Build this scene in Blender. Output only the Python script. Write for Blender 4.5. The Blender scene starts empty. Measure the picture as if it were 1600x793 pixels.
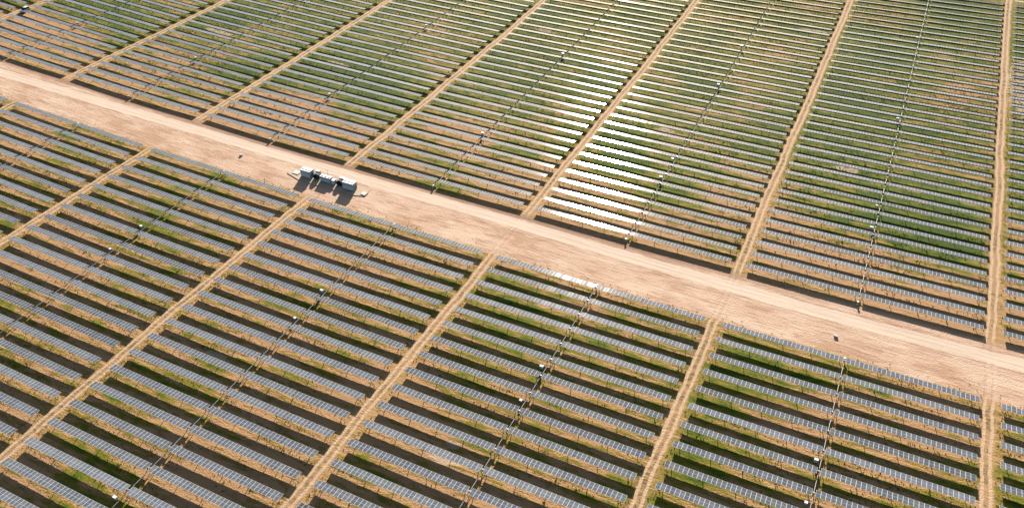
import bpy, math, random
import numpy as np

random.seed(7)
rng = np.random.default_rng(7)
scene = bpy.context.scene
COL = scene.collection
R = math.radians

# ------------------------------------------------------------------ survey
# everything in metres: x runs along the panel rows, y away from the viewer
PITCH = 6.0                      # row spacing near side
PITCH_FAR = 5.893                # row spacing far side
FAR0 = 26.77                     # first row on the far side of the road
TRK0, TRKW, TRKG = -138.0, 63.905, 4.477   # dirt tracks: first, spacing, gap between row ends
AXIS_H = 1.05                    # torque tube height
NMOD = 29                        # modules in each half row
MODP = 1.012                     # module spacing along the row
MIDGAP = (TRKW - TRKG) - 2 * NMOD * MODP
TILT = R(7.5)
MODL = 2.08                      # module length across the row
SUN_EL, SUN_AZ = R(18.7), R(-16.6)   # azimuth measured from +y towards +x

TERR = {(0, 2): .12711, (1, 1): .16145, (2, 0): .51283, (0, 3): .22606, (1, 2): .28098, (2, 1): .08358,
        (3, 0): -.24316, (0, 4): -.06027, (1, 3): -.18693, (2, 2): .08464, (3, 1): .16647, (4, 0): .09706}


def ground_z(x, y):
    x = np.clip(np.asarray(x, float) / 6, -52, 30)
    y = np.clip(np.asarray(y, float) / 6, -25, 52)
    u, v = (x - 5) / 40, (y - 5) / 25
    return 6 * sum(c * u ** i * v ** j for (i, j), c in TERR.items())


def gz(x, y):
    return float(ground_z(x, y))


# ------------------------------------------------------------------ node helpers
class NT:
    def __init__(s, tree):
        s.t = tree
        s.n = tree.nodes
        s.l = tree.links

    def new(s, kind, **kw):
        n = s.n.new(kind)
        for k, v in kw.items():
            setattr(n, k, v)
        return n

    def put(s, sock, v):
        if v is None:
            return
        if isinstance(v, bpy.types.NodeSocket):
            s.l.new(v, sock)
        else:
            sock.default_value = v

    def m(s, op, a, b=None, c=None, clamp=False):
        n = s.new('ShaderNodeMath', operation=op, use_clamp=clamp)
        for i, v in enumerate((a, b, c)):
            s.put(n.inputs[i], v)
        return n.outputs[0]

    def smooth(s, x, a, b):
        n = s.new('ShaderNodeMapRange', interpolation_type='SMOOTHSTEP')
        s.put(n.inputs['Value'], x)
        n.inputs['From Min'].default_value = a
        n.inputs['From Max'].default_value = b
        return n.outputs['Result']

    def mix(s, f, a, b):
        n = s.new('ShaderNodeMix', data_type='RGBA')
        s.put(n.inputs[0], f)
        s.put(n.inputs[6], (*a, 1) if isinstance(a, tuple) else a)
        s.put(n.inputs[7], (*b, 1) if isinstance(b, tuple) else b)
        return n.outputs[2]

    def noise(s, vec, scale, detail=3, rough=.55, w=None):
        n = s.new('ShaderNodeTexNoise')
        s.put(n.inputs['Vector'], vec)
        n.inputs['Scale'].default_value = scale
        n.inputs['Detail'].default_value = detail
        n.inputs['Roughness'].default_value = rough
        return n.outputs['Fac']

    def stretch(s, vec, sx, sy, off=0.):
        n = s.new('ShaderNodeMapping')
        s.put(n.inputs['Vector'], vec)
        n.inputs['Scale'].default_value = (sx, sy, 1)
        n.inputs['Location'].default_value = (off, off * .7, 0)
        return n.outputs[0]


def material(name):
    m = bpy.data.materials.new(name)
    m.use_nodes = True
    t = NT(m.node_tree)
    b = m.node_tree.nodes['Principled BSDF']
    return m, t, b


def simple(name, col, rough=.6, metal=0., vary=.12, scale=3.):
    m, t, b = material(name)
    tc = t.new('ShaderNodeTexCoord').outputs['Object']
    f = t.noise(tc, scale, 4)
    lo = tuple(c * (1 - vary) for c in col)
    hi = tuple(min(1, c * (1 + vary)) for c in col)
    t.put(b.inputs['Base Color'], t.mix(f, lo, hi))
    b.inputs['Roughness'].default_value = rough
    b.inputs['Metallic'].default_value = metal
    return m


# ------------------------------------------------------------------ ground material
PATCHES = [(12.5, -66, 4.6, 1.9), (12.5, -62.2, 1.8, 1.2), (-52.5, -64.3, 4.2, 2.0), (-121, 83.4, 5.5, 1.8),
           (12.7, 90.6, 4.2, 1.8), (-182, 84.5, 7, 2), (73.3, 90.8, 4.2, 2.0), (126, 176, 7.5, 26),
           (-60, 150, 5, 1.6), (45, 196, 7, 1.6)]


def ground_group():
    g = bpy.data.node_groups.new('field_ground', 'ShaderNodeTree')
    g.interface.new_socket('Color', in_out='OUTPUT', socket_type='NodeSocketColor')
    g.interface.new_socket('Height', in_out='OUTPUT', socket_type='NodeSocketFloat')
    t = NT(g)
    out = t.new('NodeGroupOutput')
    pos = t.new('ShaderNodeNewGeometry').outputs['Position']
    warp = t.m('MULTIPLY', t.m('SUBTRACT', t.noise(pos, .35, 3), .5), 1.8)
    warp2 = t.m('MULTIPLY', t.m('SUBTRACT', t.noise(t.stretch(pos, 1, 1, 31), .22, 3), .5), 1.8)
    sep = t.new('ShaderNodeSeparateXYZ')
    t.l.new(pos, sep.inputs[0])
    X, Y = sep.outputs[0], sep.outputs[1]
    xw, yw = t.m('ADD', X, warp), t.m('ADD', Y, warp2)

    # distance to the nearest dirt track centre line
    u = t.m('DIVIDE', t.m('SUBTRACT', t.m('ADD', X, t.m('ADD', t.m('MULTIPLY', warp, .45), t.m('MULTIPLY', t.m('SUBTRACT', t.noise(t.stretch(pos, 1, 1, 71), .045, 2), .5), 2.2))), TRK0), TRKW)
    fr = t.m('SUBTRACT', t.m('FRACT', t.m('ADD', u, .5)), .5)
    side = t.m('MULTIPLY', fr, TRKW)
    d = t.m('ABSOLUTE', side)
    track = t.m('SUBTRACT', 1, t.smooth(d, 1.25, 1.85))
    verge = t.m('SUBTRACT', 1, t.smooth(d, 2.2, 4.2))
    rut = t.m('SUBTRACT', 1, t.smooth(t.m('ABSOLUTE', t.m('SUBTRACT', d, .82)), .22, .5))

    # sandy strip along the road, between the two fields
    corr = t.m('MULTIPLY', t.smooth(yw, 1.2, 3.6), t.m('SUBTRACT', 1, t.smooth(yw, 21.5, 24.5)))
    far = t.smooth(Y, 20, 27)

    # how green it is
    n_big = t.noise(pos, .022, 3)
    n_row = t.noise(t.stretch(pos, .06, .55, 3), 1., 4, .6)
    n_mid = t.noise(t.stretch(pos, .35, .9, 11), .8, 4, .65)
    n_fine = t.noise(pos, 2.6, 4, .7)
    n_spk = t.noise(t.stretch(pos, 1, 1, 17), 6.5, 3, .7)
    lush_far = t.m('ADD', t.m('MULTIPLY', t.smooth(t.m('ADD', Y, t.m('MULTIPLY', t.m('SUBTRACT', n_big, .5), 70)), 38, 66), .36), -.11)
    lush_near = -.01
    lush = t.m('ADD', t.m('MULTIPLY', far, t.m('SUBTRACT', lush_far, lush_near)), lush_near)
    g_in = t.m('ADD', t.m('ADD', t.m('MULTIPLY', n_row, .62), t.m('MULTIPLY', n_mid, .48)),
               t.m('ADD', t.m('MULTIPLY', n_fine, .22), t.m('MULTIPLY', n_big, .66)))
    g_in = t.m('ADD', t.m('MULTIPLY', t.m('SUBTRACT', g_in, .99), 2.0), t.m('ADD', .8, lush))
    dry = t.smooth(g_in, .68, .86)
    green = t.smooth(g_in, .80, 1.0)
    deep = t.smooth(g_in, .98, 1.2)
    bare = t.m('MAXIMUM', corr, t.m('MULTIPLY', track, .93))

    # bare soils
    s1 = t.mix(n_fine, (.36, .195, .085), (.54, .315, .155))
    s1 = t.mix(t.smooth(n_big, .35, .7), s1, t.mix(n_fine, (.36, .20, .09), (.52, .32, .16)))
    n_str = t.noise(t.stretch(pos, .10, .8, 7), 1.3, 5, .65)
    sand = t.mix(n_fine, (.49, .30, .195), (.67, .46, .325))
    sand = t.mix(t.m('MULTIPLY', t.smooth(n_str, .50, .68), .75), sand, (.36, .20, .12))
    sand = t.mix(t.m('MULTIPLY', t.smooth(n_str, .48, .28), .5), sand, (.62, .44, .31))
    blot = t.noise(t.stretch(pos, .35, 1, 23), .16, 5, .68)
    sand = t.mix(t.m('MULTIPLY', t.smooth(blot, .51, .62), .8), sand, t.mix(n_fine, (.36, .195, .11), (.50, .30, .18)))
    sand = t.mix(t.m('MULTIPLY', t.smooth(blot, .48, .38), .8), sand, t.mix(n_fine, (.58, .40, .27), (.74, .54, .385)))
    scuff = t.noise(t.stretch(pos, .18, 1.6, 91), .9, 4, .7)
    sand = t.mix(t.m('MULTIPLY', t.smooth(scuff, .58, .70), .6), sand, (.22, .12, .075))
    wob = t.m('MULTIPLY', t.m('SUBTRACT', t.noise(t.stretch(pos, 1, 1, 61), .028, 2), .5), 17.)
    lane = t.m('ABSOLUTE', t.m('SUBTRACT', t.m('FRACT', t.m('DIVIDE', t.m('ADD', Y, wob), 3.4)), .5))
    pair = t.m('SUBTRACT', 1, t.smooth(t.m('ABSOLUTE', t.m('SUBTRACT', lane, .24)), .035, .085))
    tyre = t.m('MULTIPLY', pair, t.smooth(t.noise(t.stretch(pos, .5, 1, 37), .05, 3), .42, .60))
    sand = t.mix(t.m('MULTIPLY', tyre, .5), sand, t.mix(n_str, (.38, .215, .13), (.74, .55, .40)))
    graded = t.m('MULTIPLY', t.smooth(yw, 19.5, 21.5), t.m('SUBTRACT', 1, t.smooth(X, 20, 110)))
    sand = t.mix(t.m('MULTIPLY', graded, .95), sand, t.mix(n_str, (.20, .105, .065), (.44, .26, .17)))
    worn = t.smooth(t.noise(t.stretch(pos, 1, 1, 53), .07, 3), .35, .62)
    rutcol = t.mix(n_fine, (.50, .315, .175), (.66, .45, .275))
    midcol = t.mix(t.smooth(n_mid, .42, .6), (.40, .24, .12), (.17, .12, .045))
    midcol = t.mix(t.m('MULTIPLY', worn, .9), midcol, t.mix(n_fine, (.37, .21, .10), (.50, .31, .17)))
    trackcol = t.mix(t.m('MULTIPLY', rut, t.m('ADD', .6, t.m('MULTIPLY', n_mid, .6))), midcol, rutcol)

    drycol = t.mix(n_spk, (.22, .13, .032), (.48, .30, .085))
    greencol = t.mix(n_spk, (.065, .080, .005), (.27, .265, .018))
    deepcol = t.mix(n_spk, (.022, .048, .003), (.105, .155, .010))
    c = t.mix(dry, s1, drycol)
    c = t.mix(green, c, greencol)
    c = t.mix(deep, c, deepcol)
    # rank dry grass on the edges of the tracks
    vg = t.m('MULTIPLY', t.m('MULTIPLY', verge, t.smooth(n_mid, .44, .6)), .75)
    c = t.mix(vg, c, drycol)
    c = t.mix(t.m('MULTIPLY', track, t.m('SUBTRACT', 1, corr)), c, trackcol)
    c = t.mix(corr, c, sand)
    weeds = t.m('MULTIPLY', t.smooth(t.m('ADD', n_row, t.m('MULTIPLY', n_mid, .5)), .86, 1.02), corr)
    weeds = t.m('MULTIPLY', weeds, t.m('SUBTRACT', 1, t.smooth(yw, 4, 9)))
    c = t.mix(t.m('MULTIPLY', weeds, .8), c, drycol)
    # pale washed out patches
    pm = None
    for (cx, cy, rx, ry) in PATCHES:
        e = t.m('ADD', t.m('POWER', t.m('ABSOLUTE', t.m('DIVIDE', t.m('SUBTRACT', xw, cx), rx)), 2),
                t.m('POWER', t.m('ABSOLUTE', t.m('DIVIDE', t.m('SUBTRACT', yw, cy), ry)), 2))
        e = t.m('ADD', e, t.m('MULTIPLY', t.m('SUBTRACT', n_mid, .5), 2.6))
        k = t.m('SUBTRACT', 1, t.smooth(e, .55, 1.1))
        pm = k if pm is None else t.m('MAXIMUM', pm, k)
    c = t.mix(t.m('MULTIPLY', pm, .75), c, t.mix(n_fine, (.46, .33, .215), (.60, .46, .32)))
    t.l.new(c, out.inputs['Color'])
    grass = t.m('MULTIPLY', t.m('SUBTRACT', 1, bare), dry)
    h = t.m('ADD', t.m('MULTIPLY', n_fine, .22), t.m('MULTIPLY', t.m('MULTIPLY', n_spk, grass), .30))
    h = t.m('ADD', h, t.m('MULTIPLY', t.m('MULTIPLY', n_mid, t.m('SUBTRACT', 1, corr)), .22))
    h = t.m('SUBTRACT', h, t.m('MULTIPLY', t.m('MULTIPLY', rut, track), .06))
    h = t.m('ADD', h, t.m('MULTIPLY', t.m('MULTIPLY', n_str, corr), .18))
    t.l.new(h, out.inputs['Height'])
    return g


GG = ground_group()


def ground_mat(name, road=False):
    m, t, b = material(name)
    g = t.new('ShaderNodeGroup')
    g.node_tree = GG
    col, hgt = g.outputs[0], g.outputs[1]
    if road:
        uv = t.new('ShaderNodeUVMap').outputs[0]
        s = t.new('ShaderNodeSeparateXYZ')
        t.l.new(uv, s.inputs[0])
        pos = t.new('ShaderNodeNewGeometry').outputs['Position']
        v = t.m('ADD', s.outputs[1], t.m('MULTIPLY', t.m('SUBTRACT', t.noise(pos, .3, 4), .5), .9))
        a = t.m('ABSOLUTE', v)
        k = t.m('SUBTRACT', 1, t.smooth(a, 1.9, 2.7))
        st = t.noise(t.stretch(pos, .05, 1.2, 5), 1.2, 5, .6)
        gravel = t.mix(st, (.54, .405, .295), (.74, .59, .46))
        wheel = t.m('SUBTRACT', 1, t.smooth(t.m('ABSOLUTE', t.m('SUBTRACT', a, .9)), .25, .65))
        gravel = t.mix(t.m('MULTIPLY', t.m('MULTIPLY', wheel, st), .7), gravel, (.64, .50, .375))
        col = t.mix(t.m('MULTIPLY', k, t.m('ADD', .45, t.m('MULTIPLY', st, .7), None, True)), col, gravel)
        berm = t.m('SUBTRACT', 1, t.smooth(t.m('ABSOLUTE', t.m('SUBTRACT', a, 2.75)), .12, .5))
        col = t.mix(t.m('MULTIPLY', t.m('MULTIPLY', berm, t.smooth(t.noise(t.stretch(pos, 1, 1, 40), .12, 3), .4, .65)), .5), col, (.27, .155, .095))
        hgt = t.m('ADD', t.m('MULTIPLY', t.m('SUBTRACT', hgt, .2), t.m('SUBTRACT', 1, t.m('MULTIPLY', k, .6))), t.m('MULTIPLY', wheel, -.015))
    bump = t.new('ShaderNodeBump')
    bump.inputs['Strength'].default_value = .75
    bump.inputs['Distance'].default_value = 1.0
    t.l.new(hgt, bump.inputs['Height'])
    t.l.new(col, b.inputs['Base Color'])
    t.l.new(bump.outputs[0], b.inputs['Normal'])
    b.inputs['Roughness'].default_value = .95
    b.inputs['Specular IOR Level'].default_value = .15
    return m


M_GROUND = ground_mat('soil_and_grass')
M_ROAD = ground_mat('graded_gravel', road=True)


# ------------------------------------------------------------------ panel material
def panel_mat():
    m, t, b = material('solar_glass')
    uv = t.new('ShaderNodeUVMap').outputs[0]
    s = t.new('ShaderNodeSeparateXYZ')
    t.l.new(uv, s.inputs[0])
    u, v = s.outputs[0], s.outputs[1]
    fu = t.m('FRACT', u)
    eu = t.m('MINIMUM', fu, t.m('SUBTRACT', 1, fu))
    ev = t.m('MULTIPLY', t.m('MINIMUM', v, t.m('SUBTRACT', 1, v)), 2)
    frame = t.m('MAXIMUM', t.m('LESS_THAN', eu, .036), t.m('LESS_THAN', ev, .024))
    mid = t.m('LESS_THAN', t.m('ABSOLUTE', t.m('SUBTRACT', v, .5)), .006)
    line = t.m('MAXIMUM', frame, mid)
    cu = t.m('LESS_THAN', t.m('FRACT', t.m('MULTIPLY', fu, 6)), .06)
    cv = t.m('LESS_THAN', t.m('FRACT', t.m('MULTIPLY', v, 24)), .09)
    grid = t.m('MAXIMUM', cu, cv)
    oin = t.new('ShaderNodeObjectInfo')
    oi, t_color = oin.outputs['Random'], oin.outputs['Color']
    wn = t.new('ShaderNodeTexWhiteNoise', noise_dimensions='2D')
    cmb = t.new('ShaderNodeCombineXYZ')
    t.l.new(t.m('FLOOR', u), cmb.inputs[0])
    t.l.new(t.m('MULTIPLY', oi, 97), cmb.inputs[1])
    t.l.new(cmb.outputs[0], wn.inputs['Vector'])
    cell = t.mix(wn.outputs['Value'], (.074, .082, .092), (.112, .118, .126))
    cell = t.mix(t.m('MULTIPLY', grid, .35), cell, (.24, .24, .26))
    tint = t.new('ShaderNodeMix', data_type='RGBA', blend_type='MULTIPLY')
    tint.inputs[0].default_value = 1
    t.l.new(cell, tint.inputs[6])
    t.l.new(t_color, tint.inputs[7])
    col = t.mix(line, tint.outputs[2], (.62, .62, .62))
    dif = t.new('ShaderNodeBsdfDiffuse')
    t.l.new(col, dif.inputs['Color'])
    glo = t.new('ShaderNodeBsdfGlossy', distribution='BECKMANN')
    pos = t.new('ShaderNodeNewGeometry').outputs['Position']
    dust = t.noise(pos, .12, 3)
    t.l.new(t.m('ADD', t.m('ADD', .085, t.m('MULTIPLY', dust, .04)), t.m('MULTIPLY', frame, .06)), glo.inputs['Roughness'])
    film = t.new('ShaderNodeBsdfGlossy', distribution='BECKMANN')
    t.l.new(t.m('ADD', .17, t.m('MULTIPLY', dust, .05)), film.inputs['Roughness'])
    both = t.new('ShaderNodeMixShader')
    both.inputs[0].default_value = .07
    t.l.new(glo.outputs[0], both.inputs[1])
    t.l.new(film.outputs[0], both.inputs[2])
    fre = t.new('ShaderNodeFresnel')
    fre.inputs['IOR'].default_value = 1.45
    mx = t.new('ShaderNodeMixShader')
    t.l.new(fre.outputs[0], mx.inputs[0])
    t.l.new(dif.outputs[0], mx.inputs[1])
    t.l.new(both.outputs[0], mx.inputs[2])
    out = [n for n in t.n if n.type == 'OUTPUT_MATERIAL'][0]
    t.n.remove(b)
    t.l.new(mx.outputs[0], out.inputs[0])
    return m


M_PANEL = panel_mat()
M_BACK = simple('module_back_sheet', (.22, .22, .22), .7)
M_STEEL = simple('galvanised_steel', (.42, .41, .39), .45, .6)
M_POST = simple('weathered_steel_post', (.15, .10, .065), .7, .2)
M_SHAFT = simple('zinc_shaft', (.60, .58, .54), .6, .15, .2, .4)
M_WHITE = simple('white_cabinet_paint', (.80, .80, .79), .45, 0, .05, 1.5)
M_WHITE2 = simple('off_white_roof', (.78, .76, .73), .55, 0, .08, 1.2)
M_GREYP = simple('pale_grey_paint', (.55, .57, .58), .5, 0, .08, 1.5)
M_DARK = simple('dark_radiator_paint', (.030, .034, .038), .5, 0, .2)
M_LOUV = simple('louvre_grey', (.22, .23, .24), .5, .2)
M_CONC = simple('pale_concrete', (.60, .53, .43), .85, 0, .12, .8)
M_PAD = simple('compacted_gravel', (.50, .36, .24), .95, 0, .2, 1.2)
M_CREAM = simple('cream_plastic', (.78, .70, .55), .5, 0, .06)
M_RUST = simple('rusty_orange_paint', (.30, .10, .05), .7)
M_TYRE = simple('black_rubber', (.02, .02, .02), .85)
M_RIM = simple('alloy_rim', (.45, .45, .46), .35, .8)
M_CAR = simple('white_car_paint', (.78, .79, .80), .25, 0, .03)
M_GLASS = simple('dark_car_glass', (.015, .018, .022), .08)
M_LAMP = simple('clear_lamp_lens', (.75, .76, .78), .1)
M_RED = simple('red_lamp_lens', (.35, .02, .02), .2)


# ------------------------------------------------------------------ mesh helpers
class MB:
    def __init__(s):
        s.v, s.f = [], []

    def box(s, x0, x1, y0, y1, z0, z1, inset=0.):
        n = len(s.v)
        i = inset
        s.v += [(x0, y0, z0), (x1, y0, z0), (x1, y1, z0), (x0, y1, z0),
                (x0 + i, y0 + i, z1), (x1 - i, y0 + i, z1), (x1 - i, y1 - i, z1), (x0 + i, y1 - i, z1)]
        s.f += [tuple(n + k for k in q) for q in
                ((0, 3, 2, 1), (4, 5, 6, 7), (0, 1, 5, 4), (1, 2, 6, 5), (2, 3, 7, 6), (3, 0, 4, 7))]
        return s

    def tube(s, pts, r, sides=6):
        n0 = len(s.v)
        P = [np.array(p, float) for p in pts]
        for k, p in enumerate(P):
            a = P[min(k + 1, len(P) - 1)] - P[max(k - 1, 0)]
            a /= np.linalg.norm(a)
            up = np.array((0, 0, 1.)) if abs(a[2]) < .9 else np.array((1., 0, 0))
            e1 = np.cross(a, up)
            e1 /= np.linalg.norm(e1)
            e2 = np.cross(e1, a)
            for q in range(sides):
                an = 2 * math.pi * (q + .5) / sides
                s.v.append(tuple(p + r * (math.cos(an) * e1 + math.sin(an) * e2)))
        for k in range(len(P) - 1):
            for q in range(sides):
                a, b = n0 + k * sides + q, n0 + k * sides + (q + 1) % sides
                s.f.append((a, b, b + sides, a + sides))
        s.f.append(tuple(n0 + q for q in range(sides))[::-1])
        s.f.append(tuple(n0 + (len(P) - 1) * sides + q for q in range(sides)))
        return s

    def prism(s, prof, y0, y1):
        "prof: closed outline in x,z extruded along y"
        n, k = len(s.v), len(prof)
        s.v += [(x, y0, z) for x, z in prof] + [(x, y1, z) for x, z in prof]
        s.f += [tuple(range(n, n + k)), tuple(range(n + 2 * k - 1, n + k - 1, -1))]
        s.f += [(n + (i + 1) % k, n + i, n + k + i, n + k + (i + 1) % k) for i in range(k)]
        return s

    def mesh(s, name, mat, bevel=0.):
        me = bpy.data.meshes.new(name)
        me.from_pydata(s.v, [], s.f)
        me.materials.append(mat)
        if bevel:
            import bmesh
            bm = bmesh.new()
            bm.from_mesh(me)
            bmesh.ops.bevel(bm, geom=bm.edges[:], offset=bevel, segments=2, affect='EDGES', profile=.5)
            bm.to_mesh(me)
            bm.free()
        me.update()
        return me

    def obj(s, name, mat, parent=None, loc=None, bevel=0.):
        return link(name, s.mesh(name, mat, bevel), parent, loc)


def link(name, data, parent=None, loc=None, rot=None):
    o = bpy.data.objects.new(name, data)
    COL.objects.link(o)
    o.parent = parent
    if loc is not None:
        o.location = loc
    if rot is not None:
        o.rotation_euler = rot
    return o


def tag(o, label, cat, group=None):
    o['label'] = label
    o['category'] = cat
    if group:
        o['group'] = group
    return o


def thing(name, label, cat, loc, rot=(0, 0, 0), group=None):
    o = link(name, None, None, loc, rot)
    o.empty_display_size = .5
    return tag(o, label, cat, group)


def structure(o):
    o['kind'] = 'structure'
    return o


# ------------------------------------------------------------------ ground, road, tracks
def grid_mesh(name, xs, ys, dz, mat, yfun=None):
    xs, ys = np.asarray(xs, float), np.asarray(ys, float)
    Xg, Yg = np.meshgrid(xs, ys)
    V = Yg.copy()
    if yfun is not None:
        Yg = Yg + yfun(Xg)
    Z = ground_z(Xg, Yg) + dz
    co = np.stack([Xg, Yg, Z], -1).reshape(-1, 3)
    nx, ny = len(xs), len(ys)
    i = np.arange((nx - 1) * (ny - 1))
    a = (i // (nx - 1)) * nx + i % (nx - 1)
    quads = np.stack([a, a + 1, a + nx + 1, a + nx], 1)
    me = bpy.data.meshes.new(name)
    me.from_pydata(co.tolist(), [], quads.tolist())
    uvl = me.uv_layers.new(name='UVMap')
    vi = np.empty(len(me.loops), np.int32)
    me.loops.foreach_get('vertex_index', vi)
    uvd = np.stack([Xg.ravel()[vi], V.ravel()[vi]], 1).astype(np.float32)
    uvl.data.foreach_set('uv', uvd.ravel())
    me.materials.append(mat)
    me.polygons.foreach_set('use_smooth', [True] * len(me.polygons))
    me.update()
    return structure(link(name, me))


fx = np.arange(-366, 193, 3.)
fy = np.arange(-156, 330, 3.)
far_x = np.concatenate([[-6000, -3000, -1500, -800, -500], fx, [300, 500, 900, 1800, 3500, 6000]])
far_y = np.concatenate([[-3000, -1200, -500, -250], fy, [450, 700, 1200, 2500, 6000]])
grid_mesh('ground', far_x, far_y, 0, M_GROUND)

RX = [-420, -340, -280, -226, -166, -108, -57, -12, 28, 64, 96, 125, 200]
RY = [4.0, 9.5, 12.5, 14.6, 17.1, 18.0, 18.2, 18.4, 17.3, 16.5, 16.7, 17.6, 20.5]


def road_y(x):
    x = np.asarray(x, float)
    return np.mean([np.interp(x + o, RX, RY) for o in (-24, -12, 0, 12, 24)], axis=0)


grid_mesh('road', np.arange(-366, 193, 3.), [-4, -3, -2, -1, 0, 1, 2, 3, 4], .012, M_ROAD, road_y)
for k in range(-3, 6):
    xc = TRK0 + k * TRKW
    cols = xc + np.array([-2.1, -1.4, -.7, 0, .7, 1.4, 2.1])
    if k >= -2:
        grid_mesh('dirt_track', cols, np.concatenate([np.arange(24., 330, 3)]), .008, M_GROUND)
    if k >= 0:
        grid_mesh('dirt_track', cols, np.arange(-154., 2, 3), .008, M_GROUND)

# ------------------------------------------------------------------ camera
F_PX, W_PX, H_PX = 1295.283, 1600., 793.
CW, CT, CR = -.4517, .65999, -.0034
CAM = np.array((12.60283, -27.08154, 23.79024)) * 6 + np.array((0, 0, 1.25))
fw = np.array([math.sin(CW) * math.cos(CT), math.cos(CW) * math.cos(CT), -math.sin(CT)])
rt = np.array([math.cos(CW), -math.sin(CW), 0.])
up = np.cross(rt, fw)
c_, s_ = math.cos(CR), math.sin(CR)
RT, UP = c_ * rt + s_ * up, -s_ * rt + c_ * up
from mathutils import Matrix
cd = bpy.data.cameras.new('camera')
cam = bpy.data.objects.new('camera', cd)
COL.objects.link(cam)
mw = Matrix.Identity(4)
for i in range(3):
    mw[i][0], mw[i][1], mw[i][2], mw[i][3] = RT[i], UP[i], -fw[i], CAM[i]
cam.matrix_world = mw
cd.sensor_width = 36
cd.lens = F_PX / W_PX * 36
cd.clip_start, cd.clip_end = 1, 20000
scene.camera = cam


def to_px(P):
    d = np.asarray(P, float) - CAM
    z = d @ fw
    return np.stack([W_PX / 2 + F_PX * (d @ RT) / z, H_PX / 2 - F_PX * (d @ UP) / z], -1), z


# ------------------------------------------------------------------ tracker parts (shared meshes)
def backs(me):
    me.materials.append(M_BACK)
    for p in me.polygons:
        if p.normal.z < -.5:
            p.material_index = 1


def panel_mesh():
    mb = MB().box(-.5, .5, -MODL / 2, MODL / 2, -.035, 0)
    me = mb.mesh('solar_panel', M_PANEL)
    backs(me)
    uv = me.uv_layers.new(name='UVMap')
    for p in me.polygons:
        for li in p.loop_indices:
            x, y, z = me.vertices[me.loops[li].vertex_index].co
            uv.data[li].uv = (x + .5, y / MODL + .5) if p.normal.z > .5 else (.001, .001)
    return me


def bank_mesh(sgn):
    "29 modules side by side, one slab each"
    mb = MB()
    for i in range(NMOD):
        x = sgn * (MIDGAP / 2 + MODP * (i + .5))
        mb.box(x - .5, x + .5, -MODL / 2, MODL / 2, -.035, 0)
    me = mb.mesh('panel_bank', M_PANEL)
    backs(me)
    uv = me.uv_layers.new(name='UVMap')
    for p in me.polygons:
        i = p.index // 6
        x0 = sgn * (MIDGAP / 2 + MODP * (i + .5)) - .5
        for li in p.loop_indices:
            x, y, z = me.vertices[me.loops[li].vertex_index].co
            uv.data[li].uv = (i + min(max(x - x0, .0005), .9995), y / MODL + .5) if p.normal.z > .5 else (.001, .001)
    return me


HALF = (TRKW - TRKG) / 2
POSTX = [s * (HALF - d) for s in (-1, 1) for d in (1.55, 8.35, 15.2, 22.0, 28.75)]
ME_PANEL = panel_mesh()
ME_BANK = {s: bank_mesh(s) for s in (-1, 1)}


def post_mb(mb, x=0.):
    # rolled I section
    mb.box(x - .055, x + .055, -.075, -.06, -.5, AXIS_H - .05)
    mb.box(x - .055, x + .055, .06, .075, -.5, AXIS_H - .05)
    mb.box(x - .008, x + .008, -.06, .06, -.5, AXIS_H - .05)
    mb.box(x - .09, x + .09, -.11, .11, AXIS_H - .05, AXIS_H + .0)
    return mb


ME_POST = post_mb(MB()).mesh('post', M_POST)
ME_TUBE = MB().tube([(-HALF, 0, AXIS_H), (HALF, 0, AXIS_H)], .07, 8).mesh('torque_tube', M_STEEL)
_f = MB()
_f.tube([(-HALF, 0, AXIS_H), (HALF, 0, AXIS_H)], .07, 6)
for _x in POSTX:
    post_mb(_f, _x)
ME_FRAME = _f.mesh('support_frame', M_POST)
_g = MB().box(-.16, .16, -.17, .17, AXIS_H - .42, AXIS_H + .12, .03)
_g.tube([(0, 0, -.4), (0, 0, AXIS_H - .3)], .07, 8)
_g.tube([(-.25, 0, AXIS_H), (.25, 0, AXIS_H)], .11, 8)
ME_GEAR = _g.mesh('slew_gearbox', M_STEEL)

ORD = ['zeroth', 'first', 'second', 'third', 'fourth', 'fifth', 'sixth', 'seventh', 'eighth', 'ninth', 'tenth', 'eleventh',
       'twelfth', 'thirteenth', 'fourteenth', 'fifteenth', 'sixteenth', 'seventeenth', 'eighteenth', 'nineteenth', 'twentieth']


def ordinal(n):
    if n <= 20:
        return ORD[n]
    tens = {2: 'twenty', 3: 'thirty', 4: 'forty'}[n // 10]
    return {2: 'twentieth', 3: 'thirtieth', 4: 'fortieth'}[n // 10] if n % 10 == 0 else tens + '-' + ORD[n % 10]


def where(side, k):
    if side == 'near':
        if k < 0:
            return 'left of the first dirt track'
        if k == 4:
            return 'right of the last dirt track'
        return 'between %s and %s dirt tracks from left' % (ORD[k + 1], ORD[k + 2])
    if k == -3:
        return 'left of the first dirt track'
    if k == 4:
        return 'right of the last dirt track'
    return 'between %s and %s dirt tracks from left' % (ORD[k + 3], ORD[k + 4])


def row_y(side, n):
    return -(n - 1) * PITCH if side == 'near' else FAR0 + (n - 1) * PITCH_FAR


FADED = 0
rows = []
for side in ('near', 'far'):
    for k in range(-3, 5):
        for n in range(1, 48):
            y = row_y(side, n)
            xc = TRK0 + (k + .5) * TRKW
            xs = xc + np.linspace(-HALF, HALF, 60)
            P = np.stack([xs, np.full(60, y), ground_z(xs, np.full(60, y)) + AXIS_H], 1)
            px, z = to_px(P)
            ok = (px[:, 0] > -2) & (px[:, 0] < W_PX + 2) & (px[:, 1] > -4) & (px[:, 1] < H_PX + 4)
            if ok.sum() == 0:
                continue
            mod = np.hypot(*np.diff(px[ok], axis=0).T).mean() if ok.sum() > 1 else 5.
            rows.append((side, k, n, xc, y, mod))

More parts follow.
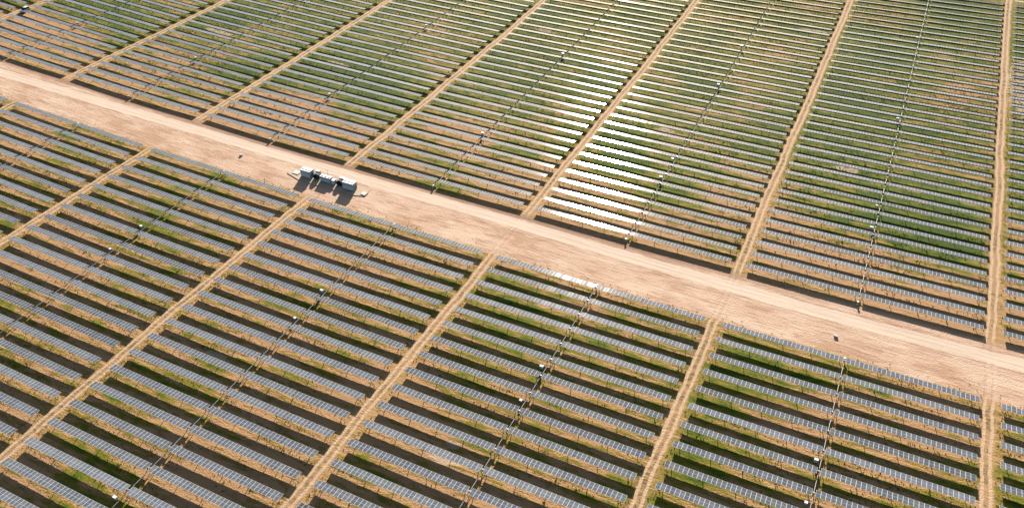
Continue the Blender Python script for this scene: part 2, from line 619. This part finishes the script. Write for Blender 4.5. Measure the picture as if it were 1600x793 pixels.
for side, k, n, xc, y, mod in rows:
    xl, xr = xc - HALF, xc + HALF
    zl, zr = gz(xl, y), gz(xr, y)
    roll = math.atan2(zr - zl, xr - xl)
    seq = [r[2] for r in rows if r[0] == side and r[1] == k]
    tilt = TILT + R(random.gauss(0, .3) + (random.choice((-1.6, 1.6, 2.2)) if random.random() < .05 else 0))
    t = thing('solar_tracker', '%s row of solar panels %s the road, %s' % (
        ordinal(seq.index(n) + 1), 'below' if side == 'near' else 'above', where(side, k)), 'solar tracker',
        (xc, y, (zl + zr) / 2), (0, -roll, 0), 'panel rows %s the dirt road' % ('below' if side == 'near' else 'above'))
    pz = AXIS_H + .11
    soil = min(1.25, max(.5, random.gauss(.98, .12))) * (.6 if random.random() < .04 else 1)
    shade = (soil, soil, soil * random.uniform(.97, 1.06), 1)
    if mod > 4.5:
        for s in (-1, 1):
            for i in range(NMOD):
                link('solar_panel', ME_PANEL, t, (s * (MIDGAP / 2 + MODP * (i + .5)), 0, pz + random.gauss(0, .008)),
                     (-tilt + R(random.gauss(0, .3)), R(random.gauss(0, .15)), 0)).color = shade
        for x in POSTX:
            link('post', ME_POST, t, (x, 0, 0))
        link('torque_tube', ME_TUBE, t)
        link('slew_gearbox', ME_GEAR, t)
    else:
        for s in (-1, 1):
            link('panel_bank', ME_BANK[s], t, (0, 0, pz), (-tilt + R(random.gauss(0, .15)), 0, 0)).color = shade
        link('support_frame', ME_FRAME, t)

# ------------------------------------------------------------------ drive shafts, motors
for side in ('near', 'far'):
    for k in range(-3, 5):
        ns = [r[2] for r in rows if r[0] == side and r[1] == k]
        if len(ns) < 2:
            continue
        xc = TRK0 + (k + .5) * TRKW
        ends = [row_y(side, min(ns)), row_y(side, max(ns))]
        yy = np.linspace(min(ends) - (2.6 if side == 'far' and min(ns) == 1 else 0), max(ends), 2 * (max(ns) - min(ns)) + 2)
        zz = ground_z(np.full(len(yy), xc), yy) + AXIS_H - .26
        pp, zc = to_px(np.stack([np.full(len(yy), xc), yy, zz], 1))
        vis = (pp[:, 0] > -20) & (pp[:, 0] < W_PX + 20)
        if not vis.any():
            continue
        o = MB().tube([(0, a - yy[0], b - zz[0]) for a, b in zip(yy, zz)], .055, 6).obj('drive_shaft', M_SHAFT, None, (xc, yy[0], zz[0]))
        tag(o, 'thin steel drive shaft %s the road, %s' % ('below' if side == 'near' else 'above', where(side, k)), 'drive shaft', 'drive shafts across the rows')
        ym = (yy[0] - .35) if side == 'far' else max(ends) + .9
        if min(ns) > 1:
            continue
        z0 = gz(xc, ym)
        mt = thing('drive_motor', 'pale drive motor just %s the road, %s' % ('below' if side == 'near' else 'above', where(side, k)),
                   'motor', (xc, ym, z0), (0, 0, 0), 'drive motors at the road ends of the shafts')
        MB().tube([(0, 0, -.4), (0, 0, .8)], .07, 8).obj('post', M_STEEL, mt)
        MB().box(-.22, .22, -.3, .3, .78, 1.12).obj('motor_housing', M_CREAM, mt, bevel=.03)
        MB().box(-.16, .16, -.52, -.32, .3, .78).obj('control_box', M_WHITE, mt, bevel=.02)


# ------------------------------------------------------------------ combiner boxes
def combiner(x, y, label, small=False):
    t = thing('combiner_box', label, 'electrical box', (x, y, gz(x, y)), (0, 0, 0), 'white combiner boxes along the drive shafts')
    w, h = (.5, .5) if small else (.72, .85)
    fr = MB()
    for sx in (-1, 1):
        fr.box(sx * w * .4 - .04, sx * w * .4 + .04, -.04, .04, -.3, .7)
    fr.box(-w * .4, w * .4, -.03, .03, .55, .63)
    fr.obj('stand', M_STEEL, t)
    c = MB().box(-w / 2, w / 2, -.2, .2, .62, .62 + h).obj('cabinet', M_WHITE, t, bevel=.02)
    d = MB().box(-w / 2 + .05, w / 2 - .05, -.225, -.203, .68, .56 + h).obj('door', M_WHITE2, c)
    MB().box(w / 2 - .14, w / 2 - .1, -.25, -.227, .95, 1.15).obj('handle', M_LOUV, d)
    MB().box(-w / 2 - .08, w / 2 + .08, -.32, .27, .63 + h, .67 + h).obj('sunshade', M_WHITE, t)
    return t


BOX = []
for k in (-1, 0, 1, 2, 3):
    mid = TRK0 + (k + .5) * TRKW
    if k >= 0:
        BOX.append((mid, -33.4, 'near', k, 'sixth and seventh', False))
        BOX.append((mid, -45.0, 'near', k, 'eighth and ninth', True))
BOX += [(TRK0 + 1.5 * TRKW, -104.6, 'near', 1, 'eighteenth and nineteenth', False)]
for k in (-3, -2, -1, 0, 1, 2, 3):
    mid = TRK0 + (k + .5) * TRKW
    if k >= -2:
        BOX.append((mid, 59.4, 'far', k, 'sixth and seventh', False))
    if k >= 2:
        BOX.append((mid, 72.2, 'far', k, 'eighth and ninth', True))
    if k >= 0:
        BOX.append((mid, 130.2, 'far', k, 'eighteenth and nineteenth', False))
    if k >= 2:
        BOX.append((mid, 167.0 if k == 2 else 202.5, 'far', k, 'twenty-fourth and twenty-fifth' if k == 2 else 'thirtieth and thirty-first', False))
for mid, y, side, k, rr, small in BOX:
    combiner(mid - 1.0, y, 'white box %s road, rows %s, %s' % (
        'below' if side == 'near' else 'above', rr, where(side, k).replace(' from left', '')), small)

# ------------------------------------------------------------------ power station by the road
gx = -74.
Z0 = gz(-73, 11.5)


def pslab():
    n = [(-88.6, 10.0), (-87.9, 13.2), (-84, 14.2), (-66, 14.6), (-59.2, 14.0), (-58.6, 10.2), (-62, 9.0), (-76, 8.4), (-82.4, 8.2), (-84, 8.7)]
    mb = MB()
    k = len(n)
    mb.v = [(x + 74, y - 11.5, gz(x, y) - .3) for x, y in n] + [(x * .995 + 74 - .37, y + (.15 if y < 11.5 else -.15) - 11.5, gz(x, y) + .16) for x, y in n]
    mb.f = [tuple(range(2 * k - 1, k - 1, -1)) if False else tuple(range(k, 2 * k))[::-1]]
    mb.f += [(i, (i + 1) % k, k + (i + 1) % k, k + i)[::-1] for i in range(k)]
    o = mb.obj('equipment_pad', M_PAD, None, (-74, 11.5, 0))
    tag(o, 'raised compacted gravel pad under the white power cabinets by the road', 'equipment pad')


pslab()
PZ = .15


def cover(x0, x1, y0, y1, label, z):
    o = thing('vault_cover', label, 'concrete cover', ((x0 + x1) / 2, (y0 + y1) / 2, z), (0, 0, R(-2)), 'pale concrete vault covers on the gravel pad')
    w, d = (x1 - x0) / 2, (y1 - y0) / 2
    MB().box(-w, w, -d, d, -.15, .16).obj('slab', M_CONC, o, bevel=.03)
    MB().box(-w * .45, w * .45, -d * .45, d * .45, .162, .19).obj('hatch', M_CREAM, o)


cover(-87.0, -84.7, 10.7, 12.7, 'pale square concrete cover left of the cabinets on the gravel pad', gz(-86, 12) + PZ)
cover(-60.6, -58.9, 10.4, 12.1, 'pale square concrete cover right of the cabinets on the gravel pad', gz(-60, 11) + PZ)


def cabinet(label, x0, x1, y0, y1, h, doors, step=0.):
    z = gz((x0 + x1) / 2, (y0 + y1) / 2) + PZ
    t = thing('inverter_cabinet', label, 'inverter cabinet', ((x0 + x1) / 2, (y0 + y1) / 2, z), (0, 0, 0), 'white inverter cabinets of the power station')
    w, d = (x1 - x0) / 2, (y1 - y0) / 2
    MB().box(-w + .05, w - .05, -d + .05, d - .05, -.3, .14).obj('plinth', M_CONC, t)
    body = MB().box(-w, w, -d, d, .14, h - .09).obj('body', M_GREYP, t, bevel=.02)
    MB().box(-w - .07, w + .07, -d - .07, d + .07, h - .088, h + .02).obj('roof', M_WHITE2, t, bevel=.03)
    n = doors
    for i in range(n):
        a = -w + .08 + i * (2 * w - .16) / n
        b = a + (2 * w - .16) / n - .06
        dr = MB().box(a, b, -d - .035, -d - .003, .24, h - .25).obj('door', M_WHITE, body)
        MB().box(b - .12, b - .08, -d - .07, -d - .037, h * .45, h * .55).obj('handle', M_LOUV, dr)
        lv = MB()
        for q in range(6):
            zz = h * .62 + q * .07
            lv.box(a + .12, b - .2, -d - .05, -d - .037, zz, zz + .035)
        lv.obj('louvre', M_LOUV, dr)
    for sx in (-1, 1):
        lv = MB()
        for q in range(8):
            zz = .5 + q * .12
            lv.box(sx * w + (.003 if sx > 0 else -.02), sx * w + (.02 if sx > 0 else -.003), -d * .6, d * .6, zz, zz + .06)
        lv.obj('vent', M_LOUV, body)
    vents = MB()
    for q in range(max(2, doors - 1)):
        xx = -w + (q + .5) * 2 * w / max(2, doors - 1)
        vents.box(xx - .35, xx + .35, -.3, .3, h + .022, h + .12)
    vents.obj('roof_vent', M_WHITE, t, bevel=.02)
    return t


cabinet('white inverter cabinet at the left end of the power station by the road', -83.4, -79.7, 10.7, 12.7, 2.45, 4)
cabinet('low white middle cabinet between the two dark transformers of the power station', -76.3, -72.4, 11.2, 12.7, 1.8, 4)
cabinet('white inverter cabinet at the right end of the power station by the road', -67.4, -63.4, 10.8, 12.9, 2.5, 4)


def small_cabinet(x0, x1, y0, y1, h, label):
    z = gz((x0 + x1) / 2, (y0 + y1) / 2) + PZ
    t = thing('junction_cabinet', label, 'electrical box', ((x0 + x1) / 2, (y0 + y1) / 2, z))
    w, d = (x1 - x0) / 2, (y1 - y0) / 2
    b = MB().box(-w, w, -d, d, -.2, h).obj('body', M_WHITE, t, bevel=.02)
    MB().box(-w + .06, w - .06, -d - .03, -d - .003, .1, h - .12).obj('door', M_WHITE2, b)
    MB().box(-w - .05, w + .05, -d - .05, d + .05, h + .002, h + .06).obj('roof', M_WHITE2, t)


small_cabinet(-72.1, -70.9, 11.3, 12.5, 1.35, 'small white box beside the low middle cabinet, left of the right transformer')
small_cabinet(-70.2, -67.9, 13.2, 14.0, 1.75, 'white box standing behind the right dark transformer')
small_cabinet(-79.4, -78.0, 13.2, 14.0, 1.7, 'white box standing behind the left dark transformer')


def transformer(label, x, y):
    z = gz(x, y) + PZ
    t = thing('transformer', label, 'transformer', (x, y, z), (0, 0, 0), 'dark finned transformers of the power station')
    MB().box(-.75, .75, -.5, .6, .12, 1.45).obj('tank', M_DARK, t, bevel=.03)
    MB().box(-.8, .8, -.55, .65, -.2, .12).obj('base_frame', M_LOUV, t)
    MB().box(-.82, .82, -.56, .66, 1.452, 1.53).obj('lid', M_LOUV, t)
    for nm, ax in (('front', -1), ('left', 0), ('right', 1)):
        f = MB()
        if ax == -1:
            for q in range(11):
                xx = -.7 + q * .14
                f.box(xx - .022, xx + .022, -1.0, -.503, .3, 1.35)
        else:
            sx = -1 if ax == 0 else 1
            for q in range(8):
                yy = -.45 + q * .14
                f.box(min(sx * .753, sx * 1.02), max(sx * .753, sx * 1.02), yy - .022, yy + .022, .3, 1.35)
        f.obj('radiator', M_DARK, t)
    for q in range(3):
        b = MB()
        xx = -.45 + q * .45
        b.tube([(xx, .25, 1.532), (xx, .25, 1.85)], .07, 8)
        for r_ in range(3):
            b.tube([(xx, .25, 1.58 + r_ * .08), (xx, .25, 1.61 + r_ * .08)], .11, 8)
        b.obj('bushing', M_RUST, t)
    MB().tube([(-.6, -.25, 1.72), (.6, -.25, 1.72)], .17, 10).obj('oil_conservator', M_GREYP, t)


transformer('dark finned transformer between the left cabinet and the low middle cabinet', -78.0, 12.0)
transformer('dark finned transformer beside the right cabinet of the power station', -69.3, 12.2)

mz = gz(-74.6, 13.3) + PZ
ms = thing('weather_mast', 'thin metal mast behind the low middle cabinet of the power station', 'mast', (-74.6, 13.3, mz))
MB().tube([(0, 0, -.4), (0, 0, 3.5)], .045, 8).obj('pole', M_STEEL, ms)
MB().tube([(-.35, 0, 3.2), (.35, 0, 3.2)], .025, 6).obj('crossarm', M_STEEL, ms)
MB().box(-.14, .14, -.1, .1, 1.5, 1.95).obj('logger_box', M_WHITE, ms, bevel=.02)

# loose boxes on the sand
bx = thing('utility_box', 'small cream utility box alone on the sand below the road at right', 'utility box', (82.5, 8.9, gz(82.5, 8.9)), (0, 0, R(-8)))
MB().box(-.42, .42, -.3, .3, -.1, .42).obj('body', M_CREAM, bx, bevel=.03)
MB().box(-.45, .45, -.33, .33, .422, .48).obj('lid', M_CONC, bx, bevel=.02)
bx = thing('marker_block', 'small pale concrete block alone on the sand left of the power station', 'concrete block', (-108.6, 11.8, gz(-108.6, 11.8)), (0, 0, R(20)))
MB().box(-.5, .5, -.4, .4, -.1, .5, .06).obj('block', M_CONC, bx, bevel=.04)


# ------------------------------------------------------------------ car on the far left track
def car(x, y, heading):
    t = thing('parked_car', 'white car with dark windows on the leftmost dirt track, top left corner', 'car', (x, y, gz(x, y) + .02), (0, 0, heading))
    # local x forward
    W = .92
    body = [(-2.3, .42), (-2.35, .95), (-2.2, 1.02), (-1.0, 1.05), (.95, 1.02), (2.0, .93), (2.3, .78), (2.34, .42), (1.9, .32), (-1.9, .32)]
    b = MB().prism(body, -W, W).obj('body', M_CAR, t, bevel=.05)
    cab = [(-2.1, 1.03), (-1.9, 1.66), (-.1, 1.70), (1.05, 1.03)]
    MB().prism(cab, -W + .1, W - .1).obj('window', M_GLASS, t, bevel=.04)
    MB().box(-1.95, -.05, -W + .12, W - .12, 1.69, 1.76).obj('roof', M_CAR, t, bevel=.03)
    for sy in (-1, 1):
        MB().box(2.2, 2.37, sy * .62 - .2, sy * .62 + .2, .68, .84).obj('headlight', M_LAMP, t)
        MB().box(-2.38, -2.3, sy * .68 - .14, sy * .68 + .14, .75, .95).obj('taillight', M_RED, t)
        MB().box(.75, .95, sy * 1.02 - .1, sy * 1.02 + .1, 1.05, 1.2).obj('side_mirror', M_CAR, t)
        for xx in (-1.4, 1.42):
            w = MB().tube([(xx, sy * .76, .34), (xx, sy * .97, .34)], .34, 16).obj('wheel', M_TYRE, t)
            MB().tube([(xx, sy * .972, .34), (xx, sy * .985, .34)], .2, 12).obj('rim', M_RIM, w)


car(-263.6, 57.6, math.atan2(-5.2, .4))


# ------------------------------------------------------------------ grass
def grass_mat():
    m, t, b = material('grass_blades')
    at = t.new('ShaderNodeAttribute', attribute_name='dryness').outputs['Fac']
    c = t.mix(t.smooth(at, .0, .45), (.060, .100, .006), (.22, .225, .018))
    c = t.mix(t.smooth(at, .45, 1.), c, (.44, .29, .09))
    t.l.new(c, b.inputs['Base Color'])
    b.inputs['Roughness'].default_value = .8
    b.inputs['Specular IOR Level'].default_value = .2
    tr = t.new('ShaderNodeBsdfTranslucent')
    t.l.new(c, tr.inputs['Color'])
    mx = t.new('ShaderNodeMixShader')
    mx.inputs[0].default_value = .5
    t.l.new(b.outputs[0], mx.inputs[1])
    t.l.new(tr.outputs[0], mx.inputs[2])
    t.l.new(mx.outputs[0], [n for n in t.n if n.type == 'OUTPUT_MATERIAL'][0].inputs[0])
    return m


def grass():
    cs = []
    N = 16000
    x = rng.uniform(-300, 140, N)
    y = rng.uniform(-140, 240, N)
    P = np.stack([x, y, ground_z(x, y)], 1)
    px, z = to_px(P)
    ok = (z > 0) & (px[:, 0] > -60) & (px[:, 0] < 1660) & (px[:, 1] > -30) & (px[:, 1] < 840)
    ok &= ~((y > 3.5) & (y < 23))
    d = np.abs((((x - TRK0) / TRKW + .5) % 1) - .5) * TRKW
    ok &= d > 2.0
    near = y < 3
    lump = .5 + .5 * np.sin(x * .05 + 1.7 * np.sin(y * .031 + 1)) * np.sin(y * .07 + 1.9 * np.sin(x * .023))
    keep = rng.uniform(0, 1, N) < (.25 + 1.2 * lump ** 1.5) * np.where(near, .9, np.clip((y - 24) / 45, .15, .85))
    ok &= keep
    x, y, near = x[ok], y[ok], near[ok]
    per = 9
    sx = rng.uniform(1.2, 5.5, len(x))
    sy = rng.uniform(.25, .8, len(x))
    dry = np.clip(rng.beta(1.1, 1.1, len(x)) + np.where(near, .08, -.22), 0, 1)
    X = np.repeat(x, per) + rng.normal(0, 1, len(x) * per) * np.repeat(sx, per)
    Y = np.repeat(y, per) + rng.normal(0, 1, len(x) * per) * np.repeat(sy, per)
    D = np.clip(np.repeat(dry, per) + rng.normal(0, .16, len(X)), 0, 1)
    # verge along the tracks and weeds at the foot of the first rows
    vk = rng.integers(-2, 5, 9000)
    vx = TRK0 + vk * TRKW + rng.choice([-1, 1], 9000) * rng.uniform(1.7, 3.6, 9000)
    vy = np.where(rng.uniform(0, 1, 9000) < .5, rng.uniform(-120, 0, 9000), rng.uniform(27, 240, 9000))
    wx = rng.uniform(-230, 130, 160)
    wy = 2.2 + np.abs(rng.normal(0, 1.6, 160))
    mx = TRK0 + rng.integers(-2, 5, 1200) * TRKW + rng.normal(0, .18, 1200)
    my = np.where(rng.uniform(0, 1, 1200) < .5, rng.uniform(-120, 0, 1200), rng.uniform(27, 240, 1200))
    X = np.concatenate([X, vx, wx, mx])
    Y = np.concatenate([Y, vy, wy, my])
    D = np.concatenate([D, rng.uniform(.35, 1, 9000), rng.uniform(.6, 1., 160), rng.uniform(.4, 1, 1200)])
    S = rng.uniform(.16, .42, len(X)) * np.where(Y > 24, 1.15, 1)
    S[-1200:] *= .6
    d = np.abs((((X - TRK0) / TRKW + .5) % 1) - .5) * TRKW
    ok = (d > 1.55) | (np.arange(len(X)) >= len(X) - 1200)
    X, Y, D, S = X[ok], Y[ok], D[ok], S[ok]
    n = len(X)
    Z = ground_z(X, Y)
    B = 5
    ang = rng.uniform(0, 2 * math.pi, (n, B))
    lean = rng.uniform(.35, .95, (n, B)) * S[:, None]
    hh = rng.uniform(.45, .95, (n, B)) * S[:, None]
    wd = rng.uniform(.30, .55, (n, B)) * S[:, None]
    ca, sa = np.cos(ang), np.sin(ang)
    base = np.stack([X, Y, Z - .02], 1)[:, None, :]
    off = np.stack([ca * .15 * S[:, None], sa * .15 * S[:, None], 0 * ca], -1)
    wv = np.stack([-sa * wd / 2, ca * wd / 2, 0 * ca], -1)
    tip = np.stack([ca * lean, sa * lean, hh], -1)
    v = np.stack([base + off - wv, base + off + wv, base + tip], 2).reshape(-1, 3).astype(np.float32)
    nv = len(v)
    me = bpy.data.meshes.new('grass')
    me.vertices.add(nv)
    me.vertices.foreach_set('co', v.ravel())
    me.loops.add(nv)
    me.loops.foreach_set('vertex_index', np.arange(nv, dtype=np.int32))
    me.polygons.add(nv // 3)
    me.polygons.foreach_set('loop_start', np.arange(0, nv, 3, dtype=np.int32))
    me.update(calc_edges=True)
    a = me.attributes.new('dryness', 'FLOAT', 'POINT')
    a.data.foreach_set('value', np.repeat(D, B * 3).astype(np.float32))
    me.materials.append(grass_mat())
    o = link('grass', me)
    o['kind'] = 'stuff'
    tag(o, 'patchy green and straw coloured grass growing between the panel rows', 'grass')


grass()

# ------------------------------------------------------------------ light
w = bpy.data.worlds.new('World')
scene.world = w
w.use_nodes = True
nt = w.node_tree
sky = nt.nodes.new('ShaderNodeTexSky')
sky.sky_type = 'NISHITA'
sky.sun_disc = False
sky.sun_elevation = SUN_EL
sky.sun_rotation = SUN_AZ
sky.air_density = 1.0
sky.dust_density = 1.3
sky.ozone_density = 1.2
bg = nt.nodes['Background']
nt.links.new(sky.outputs[0], bg.inputs[0])
bg.inputs[1].default_value = .05

sd = bpy.data.lights.new('sun', 'SUN')
sd.energy = 5.0
sd.angle = R(.53)
sd.color = (1, .95, .87)
so = bpy.data.objects.new('sun', sd)
COL.objects.link(so)
from mathutils import Vector
S = Vector((math.sin(SUN_AZ) * math.cos(SUN_EL), math.cos(SUN_AZ) * math.cos(SUN_EL), math.sin(SUN_EL)))
so.rotation_euler = S.to_track_quat('Z', 'Y').to_euler()
so.location = (0, 0, 80)

scene.cycles.diffuse_bounces = 0
scene.view_settings.view_transform = 'Standard'
scene.view_settings.look = 'None'
scene.view_settings.gamma = 1
scene.view_settings.exposure = 1.36
scene.render.resolution_x, scene.render.resolution_y = 1024, 507
